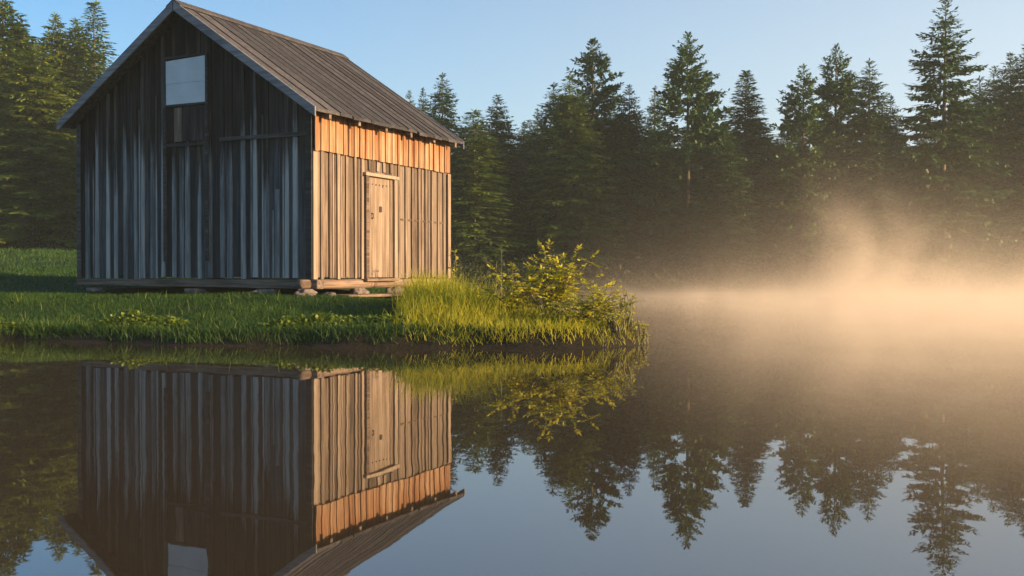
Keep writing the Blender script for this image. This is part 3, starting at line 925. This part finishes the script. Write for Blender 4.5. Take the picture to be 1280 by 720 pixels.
# low leafy ground cover in patches near the water edge
def cover(cx, cy, rx, ry, n, hmax, seed, label):
    q = np.random.default_rng(seed)
    a = q.uniform(0, 6.283, n); rr = np.sqrt(q.random(n))
    X = cx + np.cos(a) * rr * rx; Y = cy + np.sin(a) * rr * ry
    Z = ground_z(X, Y) + hmax * (1 - rr ** 2) * q.uniform(.35, 1.0, n) * (.75 + .35 * wav(X * 7, Y * 7, seed)) + .01
    D = np.stack([q.normal(0, 1, n), q.normal(0, 1, n), q.uniform(-.2, .9, n)], 1); D /= np.linalg.norm(D, axis=1)[:, None]
    L = q.uniform(.03, .075, n)
    o = link('ground_cover', quads_mesh('ground_cover', np.stack([X, Y, Z], 1), D * L[:, None], L * .38, .5 + q.normal(0, .25, n), q), None, [M['cover']])
    tag(o, label, 'plants', kind='stuff')


cover(-5.55, 15.45, .80, .33, 2600, .24, 1, 'sunlit mound of low leafy plants on the lawn edge below the barn gable')
cover(-2.75, 14.75, .95, .28, 2600, .20, 2, 'low leafy plants along the bank edge below the barn corner')
cover(-1.75, 14.6, .40, .25, 800, .17, 3, 'small patch of leafy plants on the bank edge beside the tall grass')
cover(-7.9, 15.75, .7, .3, 900, .14, 4, 'dull patch of leafy plants at the outer end of the bank')


# sapling with compound leaves
def sapling(name, loc, height, spread, nst, seed, label, leaf=.075, group=None, cat='shrub', lean=0.0, leaflets=True):
    q = random.Random(seed)
    root = empty(name, loc); tag(root, label, cat, group)
    mb = MB(); P, D, W, RN = [], [], [], []
    def leafq(p, d, L, rn):
        P.append(p); D.append(d * L); W.append(L * q.uniform(.2, .28)); RN.append(rn)
    def compound(p, d, L, rn):
        d = d.normalized()
        side = d.cross(Vector((0, 0, 1)));
        if side.length < 1e-3: side = Vector((1, 0, 0))
        side.normalize()
        pts = [p + d * (L * t) + Vector((0, 0, -.35 * L * t * t)) for t in (0, .33, .66, 1)]
        mb.tube(pts, [.003, .0025, .002, .0015], 4)
        k = 4
        for i in range(1, k + 1):
            t = i / k; c = p + d * (L * t) + Vector((0, 0, -.35 * L * t * t))
            for s in (-1, 1):
                dd = (side * s * .85 + d * .5 + Vector((0, 0, q.uniform(-.45, .1)))).normalized()
                leafq(c, dd, leaf * q.uniform(.8, 1.25) * (1 - .25 * abs(t - .6)), rn + q.gauss(0, .12))
        leafq(pts[-1], (d + Vector((0, 0, -.4))).normalized(), leaf * 1.1, rn)
    for s in range(nst):
        a = q.uniform(0, 6.283) if nst > 2 else q.uniform(-.4, .4); out = spread * q.uniform(.15, 1.0); h = height * q.uniform(.6, 1.0) * (1 - .35 * (out / spread) ** 2)
        b = Vector((q.gauss(0, .06), q.gauss(0, .06), -.05))
        pts = []
        for i in range(7):
            t = i / 6
            pts.append(b + Vector((math.cos(a) * out * t ** 1.5 + lean * t, math.sin(a) * out * .7 * t ** 1.5, h * (t - .12 * t ** 3) * 1.12 + .05)) + Vector((q.gauss(0, .012), q.gauss(0, .012), 0)) * (t > 0))
        mb.tube([tuple(p) for p in pts], [.016 * (1 - .8 * i / 6) for i in range(7)], 5)
        for i in range(3 if leaflets else 2, 7):
            for _ in range(2 if leaflets else 3):
                p = pts[i - 1].lerp(pts[i], q.random()); aa = q.uniform(0, 6.283)
                d = Vector((math.cos(aa), math.sin(aa), q.uniform(-.1, .7)))
                if leaflets: compound(p, d, q.uniform(.14, .26), .5 + q.gauss(0, .15))
                else: leafq(p, d.normalized(), leaf * q.uniform(.7, 1.3), .5 + q.gauss(0, .2))
        if leaflets: compound(pts[-1], (pts[-1] - pts[-2]).normalized() + Vector((0, 0, .3)), .2, .65)
    mb.build('stems', M['stem'], root, smooth=True)
    qn = np.random.default_rng(seed)
    # leaves with a fold: use plain rhombs turned about their own axis
    link('leaves', quads_mesh('leaves', np.array([tuple(p) for p in P]), np.array([tuple(p) for p in D]), np.array(W), np.array(RN), qn, .5), root, [M['leaf']])
    return root


def on_ground(px, Y):
    X = (px - 640) / F * Y
    return (X, Y, gz1(X, Y))


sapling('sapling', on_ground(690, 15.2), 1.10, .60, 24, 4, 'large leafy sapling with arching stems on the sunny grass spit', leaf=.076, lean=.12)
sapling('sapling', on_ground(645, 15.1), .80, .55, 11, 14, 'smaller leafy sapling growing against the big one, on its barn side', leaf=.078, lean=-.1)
sapling('low_bush', on_ground(745, 14.5), .52, .60, 18, 5, 'low spreading bush at the outer foot of the leafy sapling', leaf=.06)
sapling('low_bush', on_ground(722, 14.2), .42, .45, 14, 15, 'low leafy bush hanging over the bank below the sapling', leaf=.06)
sapling('tall_weed', on_ground(570, 19.5), 1.40, .10, 6, 6, 'tall leafy weed at the far corner of the barn', leaf=.07, cat='weed', leaflets=False)
for px, Y, h, sd, lab in ((614, 16.8, 1.05, 7, 'thin budded stalk, the one of three nearest the barn'), (626, 16.9, 1.15, 8, 'thin budded stalk, tallest and middle of three in the tall grass'),
                          (638, 16.7, 1.0, 9, 'thin budded stalk, the one of three nearest the sapling')):
    sapling('weed_stalk', on_ground(px, Y), h, .04, 2, sd, lab, leaf=.035, group='stalks in the tall grass', cat='weed', leaflets=False)
for px, Y, h, sd, lab in ((783, 14.3, .62, 31, 'upright feathery reed-like clump on the tip of the spit, tallest there'), (800, 14.25, .42, 32, 'short feathery clump at the very end of the spit over the water'),
                          (768, 14.0, .40, 33, 'short leafy clump just inside the tip of the spit')):
    sapling('reed_clump', on_ground(px, Y), h, .17, 16, sd, lab, leaf=.05, group='clumps on the tip of the spit', cat='reeds', leaflets=False)

# undergrowth along the far shore
r = np.random.default_rng(5)
def undergrowth(n, fx, label):
    X, Y = fx(n); d = land_dist(X, Y); k = d > .2; X, Y, d = X[k], Y[k], d[k]; n = len(X)
    hm = .45 + 1.3 * (wav(X * .9, Y * .9, 7) * .5 + .5) * sst(.2, 4, d)
    Z = ground_z(X, Y) + hm * r.random(n) ** 1.2
    D = np.stack([r.normal(0, 1, n), r.normal(0, 1, n), r.uniform(-.1, 1.4, n)], 1); D /= np.linalg.norm(D, axis=1)[:, None]
    L = r.uniform(.12, .34, n)
    o = link('undergrowth', quads_mesh('undergrowth', np.stack([X, Y, Z], 1), D * L[:, None], L * .26, .45 + r.normal(0, .22, n), r), None, [M['undergrowth']])
    tag(o, label, 'undergrowth', kind='stuff')
undergrowth(60000, lambda n: (r.uniform(-9, 40, n), r.uniform(40, 66, n)), 'dark tangled undergrowth along the misty far shore below the trees')
undergrowth(14000, lambda n: (r.uniform(-46, -22, n), r.uniform(59, 66, n)), 'dark undergrowth at the foot of the spruces behind the lawn')


# ------------------------------------------------------------------ haze and mist
def vol_box(name, lo, hi, mat, label):
    mb = MB(); mb.box(lo[0], hi[0], lo[1], hi[1], lo[2], hi[2]); o = mb.build(name, mat)
    tag(o, label, name, kind='stuff'); return o


m, nt, out = new_mat('haze')
pv = N(nt, 'ShaderNodeVolumePrincipled', Color=(.78, .92, .86, 1), Density=.0007, Anisotropy=.1)
nt.links.new(pv.outputs[0], out.inputs['Volume'])
vol_box('haze', (-141, -31, -2.2), (121, 181, 24), m, 'thin morning haze over the lake and the wood')

m, nt, out = new_mat('mist')
tc = N(nt, 'ShaderNodeTexCoord'); sep = N(nt, 'ShaderNodeSeparateXYZ'); nt.links.new(tc.outputs['Object'], sep.inputs[0])
x, y, z = sep.outputs
nA = N(nt, 'ShaderNodeTexNoise', Scale=.16, Detail=3.0, Roughness=.55)
mp = nt.nodes.new('ShaderNodeMapping'); mp.inputs['Scale'].default_value = (1, .8, .35); nt.links.new(tc.outputs['Object'], mp.inputs['Vector'])
nt.links.new(mp.outputs[0], nA.inputs['Vector'])
nB = N(nt, 'ShaderNodeTexNoise', Scale=.5, Detail=5.0, Roughness=.62, Distortion=.8)
mp2 = nt.nodes.new('ShaderNodeMapping'); mp2.inputs['Scale'].default_value = (1, .6, .75); nt.links.new(tc.outputs['Object'], mp2.inputs['Vector'])
nt.links.new(mp2.outputs[0], nB.inputs['Vector'])
a = math_(nt, 'MULTIPLY', math_(nt, 'SUBTRACT', nA.outputs['Fac'], .30), 2.6, clamp=True)
far = math_(nt, 'MULTIPLY', math_(nt, 'SUBTRACT', x, 6.0), 1 / 9.0, clamp=True)
hz = math_(nt, 'ADD', math_(nt, 'MULTIPLY', math_(nt, 'MULTIPLY', math_(nt, 'POWER', a, 2.0), far), .9), .15)
fall = math_(nt, 'EXPONENT', math_(nt, 'MULTIPLY', math_(nt, 'DIVIDE', z, hz), -1.0))
# shape over the lake: grows away from the spit, strongest far out
xr = math_(nt, 'MULTIPLY', math_(nt, 'SUBTRACT', x, 2.5), 1 / 15.0, clamp=True)
yr = math_(nt, 'MULTIPLY', math_(nt, 'SUBTRACT', y, 5.0), 1 / 24.0, clamp=True)
sh = math_(nt, 'MULTIPLY', math_(nt, 'ADD', math_(nt, 'MULTIPLY', xr, .96), .04), math_(nt, 'ADD', math_(nt, 'MULTIPLY', yr, .98), .02))
nb = math_(nt, 'MULTIPLY', math_(nt, 'SUBTRACT', nB.outputs['Fac'], .38), 3.6, clamp=True)
den = math_(nt, 'MULTIPLY', math_(nt, 'MULTIPLY', fall, sh), math_(nt, 'ADD', math_(nt, 'MULTIPLY', nb, .9), .12))
den = math_(nt, 'MULTIPLY', den, .36)
xv = math_(nt, 'MULTIPLY', math_(nt, 'SUBTRACT', x, .9), 1 / 6.0, clamp=True)
yv = math_(nt, 'ADD', math_(nt, 'MULTIPLY', math_(nt, 'SUBTRACT', 26.0, y), 1 / 12.0, clamp=True), .12)
veil = math_(nt, 'MULTIPLY', math_(nt, 'EXPONENT', math_(nt, 'MULTIPLY', z, -1.8)), math_(nt, 'MULTIPLY', math_(nt, 'MULTIPLY', xv, yv), math_(nt, 'ADD', math_(nt, 'MULTIPLY', nb, .88), .12)))
den = math_(nt, 'ADD', den, math_(nt, 'MULTIPLY', veil, .25))
yf = math_(nt, 'MULTIPLY', math_(nt, 'SUBTRACT', y, 34.0), 1 / 10.0, clamp=True)
shore = math_(nt, 'MULTIPLY', math_(nt, 'EXPONENT', math_(nt, 'MULTIPLY', z, -.55)), math_(nt, 'MULTIPLY', xv, yf))
den = math_(nt, 'ADD', den, math_(nt, 'MULTIPLY', shore, .008))
# the plume that rises before the giant spruce
def gauss(v, c, s):
    q = math_(nt, 'MULTIPLY', math_(nt, 'SUBTRACT', v, c), 1.0 / s)
    return math_(nt, 'EXPONENT', math_(nt, 'MULTIPLY', math_(nt, 'MULTIPLY', q, q), -1.0))
xs = math_(nt, 'ADD', x, math_(nt, 'MULTIPLY', math_(nt, 'SUBTRACT', nA.outputs['Fac'], .5), 5.0))
xs = math_(nt, 'ADD', xs, math_(nt, 'MULTIPLY', z, .25))
pl = math_(nt, 'MULTIPLY', gauss(xs, 14.2, 2.0), gauss(y, 39.0, 3.0))
pl = math_(nt, 'MULTIPLY', pl, gauss(z, 0.3, 2.7))
pl = math_(nt, 'MULTIPLY', pl, math_(nt, 'ADD', math_(nt, 'MULTIPLY', nb, .95), .05))
den = math_(nt, 'ADD', den, math_(nt, 'MULTIPLY', pl, .30))
pv = N(nt, 'ShaderNodeVolumePrincipled', Color=(.99, .85, .65, 1), Anisotropy=.1)
nt.links.new(den, pv.inputs['Density'])
nt.links.new(pv.outputs[0], out.inputs['Volume'])
vol_box('mist', (.9, 5.0, .012), (36, 52, 7.0), m, 'warm sunlit mist drifting over the open water and rising in a plume')

# ------------------------------------------------------------------ light, sky, camera
w = bpy.data.worlds.new('World'); scene.world = w; w.use_nodes = True
nt = w.node_tree
bg = nt.nodes['Background']
sky = nt.nodes.new('ShaderNodeTexSky'); sky.sky_type = 'NISHITA'; sky.sun_disc = False
sky.sun_elevation = math.radians(SUN_EL)
sky.sun_rotation = math.radians(90 - SUN_AZ)
sky.air_density = 1.0; sky.dust_density = 1.3; sky.ozone_density = 3.0
# a thin pale veil of high air on the sun's side of the sky
tcw = N(nt, 'ShaderNodeTexCoord'); sp = N(nt, 'ShaderNodeSeparateXYZ'); nt.links.new(tcw.outputs['Generated'], sp.inputs[0])
vx = math_(nt, 'MULTIPLY', math_(nt, 'ADD', sp.outputs['X'], .45), 1.15, clamp=True)
vz = math_(nt, 'SUBTRACT', 1.0, math_(nt, 'MULTIPLY', sp.outputs['Z'], 1.6), clamp=True)
sat = nt.nodes.new('ShaderNodeHueSaturation'); sat.inputs['Saturation'].default_value = 1.18; sat.inputs['Value'].default_value = .93
nt.links.new(sky.outputs[0], sat.inputs['Color'])
nt.links.new(mixc(nt, math_(nt, 'MULTIPLY', math_(nt, 'MULTIPLY', vx, vz), .8), sat.outputs[0], (3.9, 4.2, 4.3)), bg.inputs['Color'])
bg.inputs['Strength'].default_value = .097

L = bpy.data.lights.new('sun', 'SUN'); L.energy = 5.0; L.angle = math.radians(.5); L.color = (1.0, .66, .35)
so = bpy.data.objects.new('sun', L); C.objects.link(so)
el, az = math.radians(SUN_EL), math.radians(SUN_AZ)
sd = Vector((math.cos(el) * math.cos(az), math.cos(el) * math.sin(az), math.sin(el)))
so.rotation_euler = (-sd).to_track_quat('-Z', 'Y').to_euler(); so.location = (40, 20, 30)

cam = bpy.data.cameras.new('camera'); co = bpy.data.objects.new('camera', cam); C.objects.link(co)
cam.sensor_width = 36; cam.lens = 36 * F / 1280; cam.clip_start = .05; cam.clip_end = 3000
co.location = (0, 0, CAM_Z)
co.rotation_euler = (math.pi / 2 - math.atan((360 - HOR) / F), 0, 0)
scene.camera = co

scene.view_settings.view_transform = 'Standard'; scene.view_settings.look = 'None'
scene.view_settings.gamma = 1.0; scene.view_settings.use_curve_mapping = False
scene.view_settings.exposure = 1.36
scene.render.engine = 'CYCLES'
cy = scene.cycles
cy.use_denoising = True
try:
    cy.denoiser = 'OPENIMAGEDENOISE'; cy.denoising_input_passes = 'RGB_ALBEDO_NORMAL'
except Exception: pass
cy.max_bounces = 6; cy.diffuse_bounces = 2; cy.glossy_bounces = 3; cy.transmission_bounces = 3; cy.volume_bounces = 1
cy.transparent_max_bounces = 6; cy.caustics_reflective = False; cy.caustics_refractive = False
cy.volume_step_rate = 1.0; cy.volume_max_steps = 96
cy.sample_clamp_indirect = 6.0
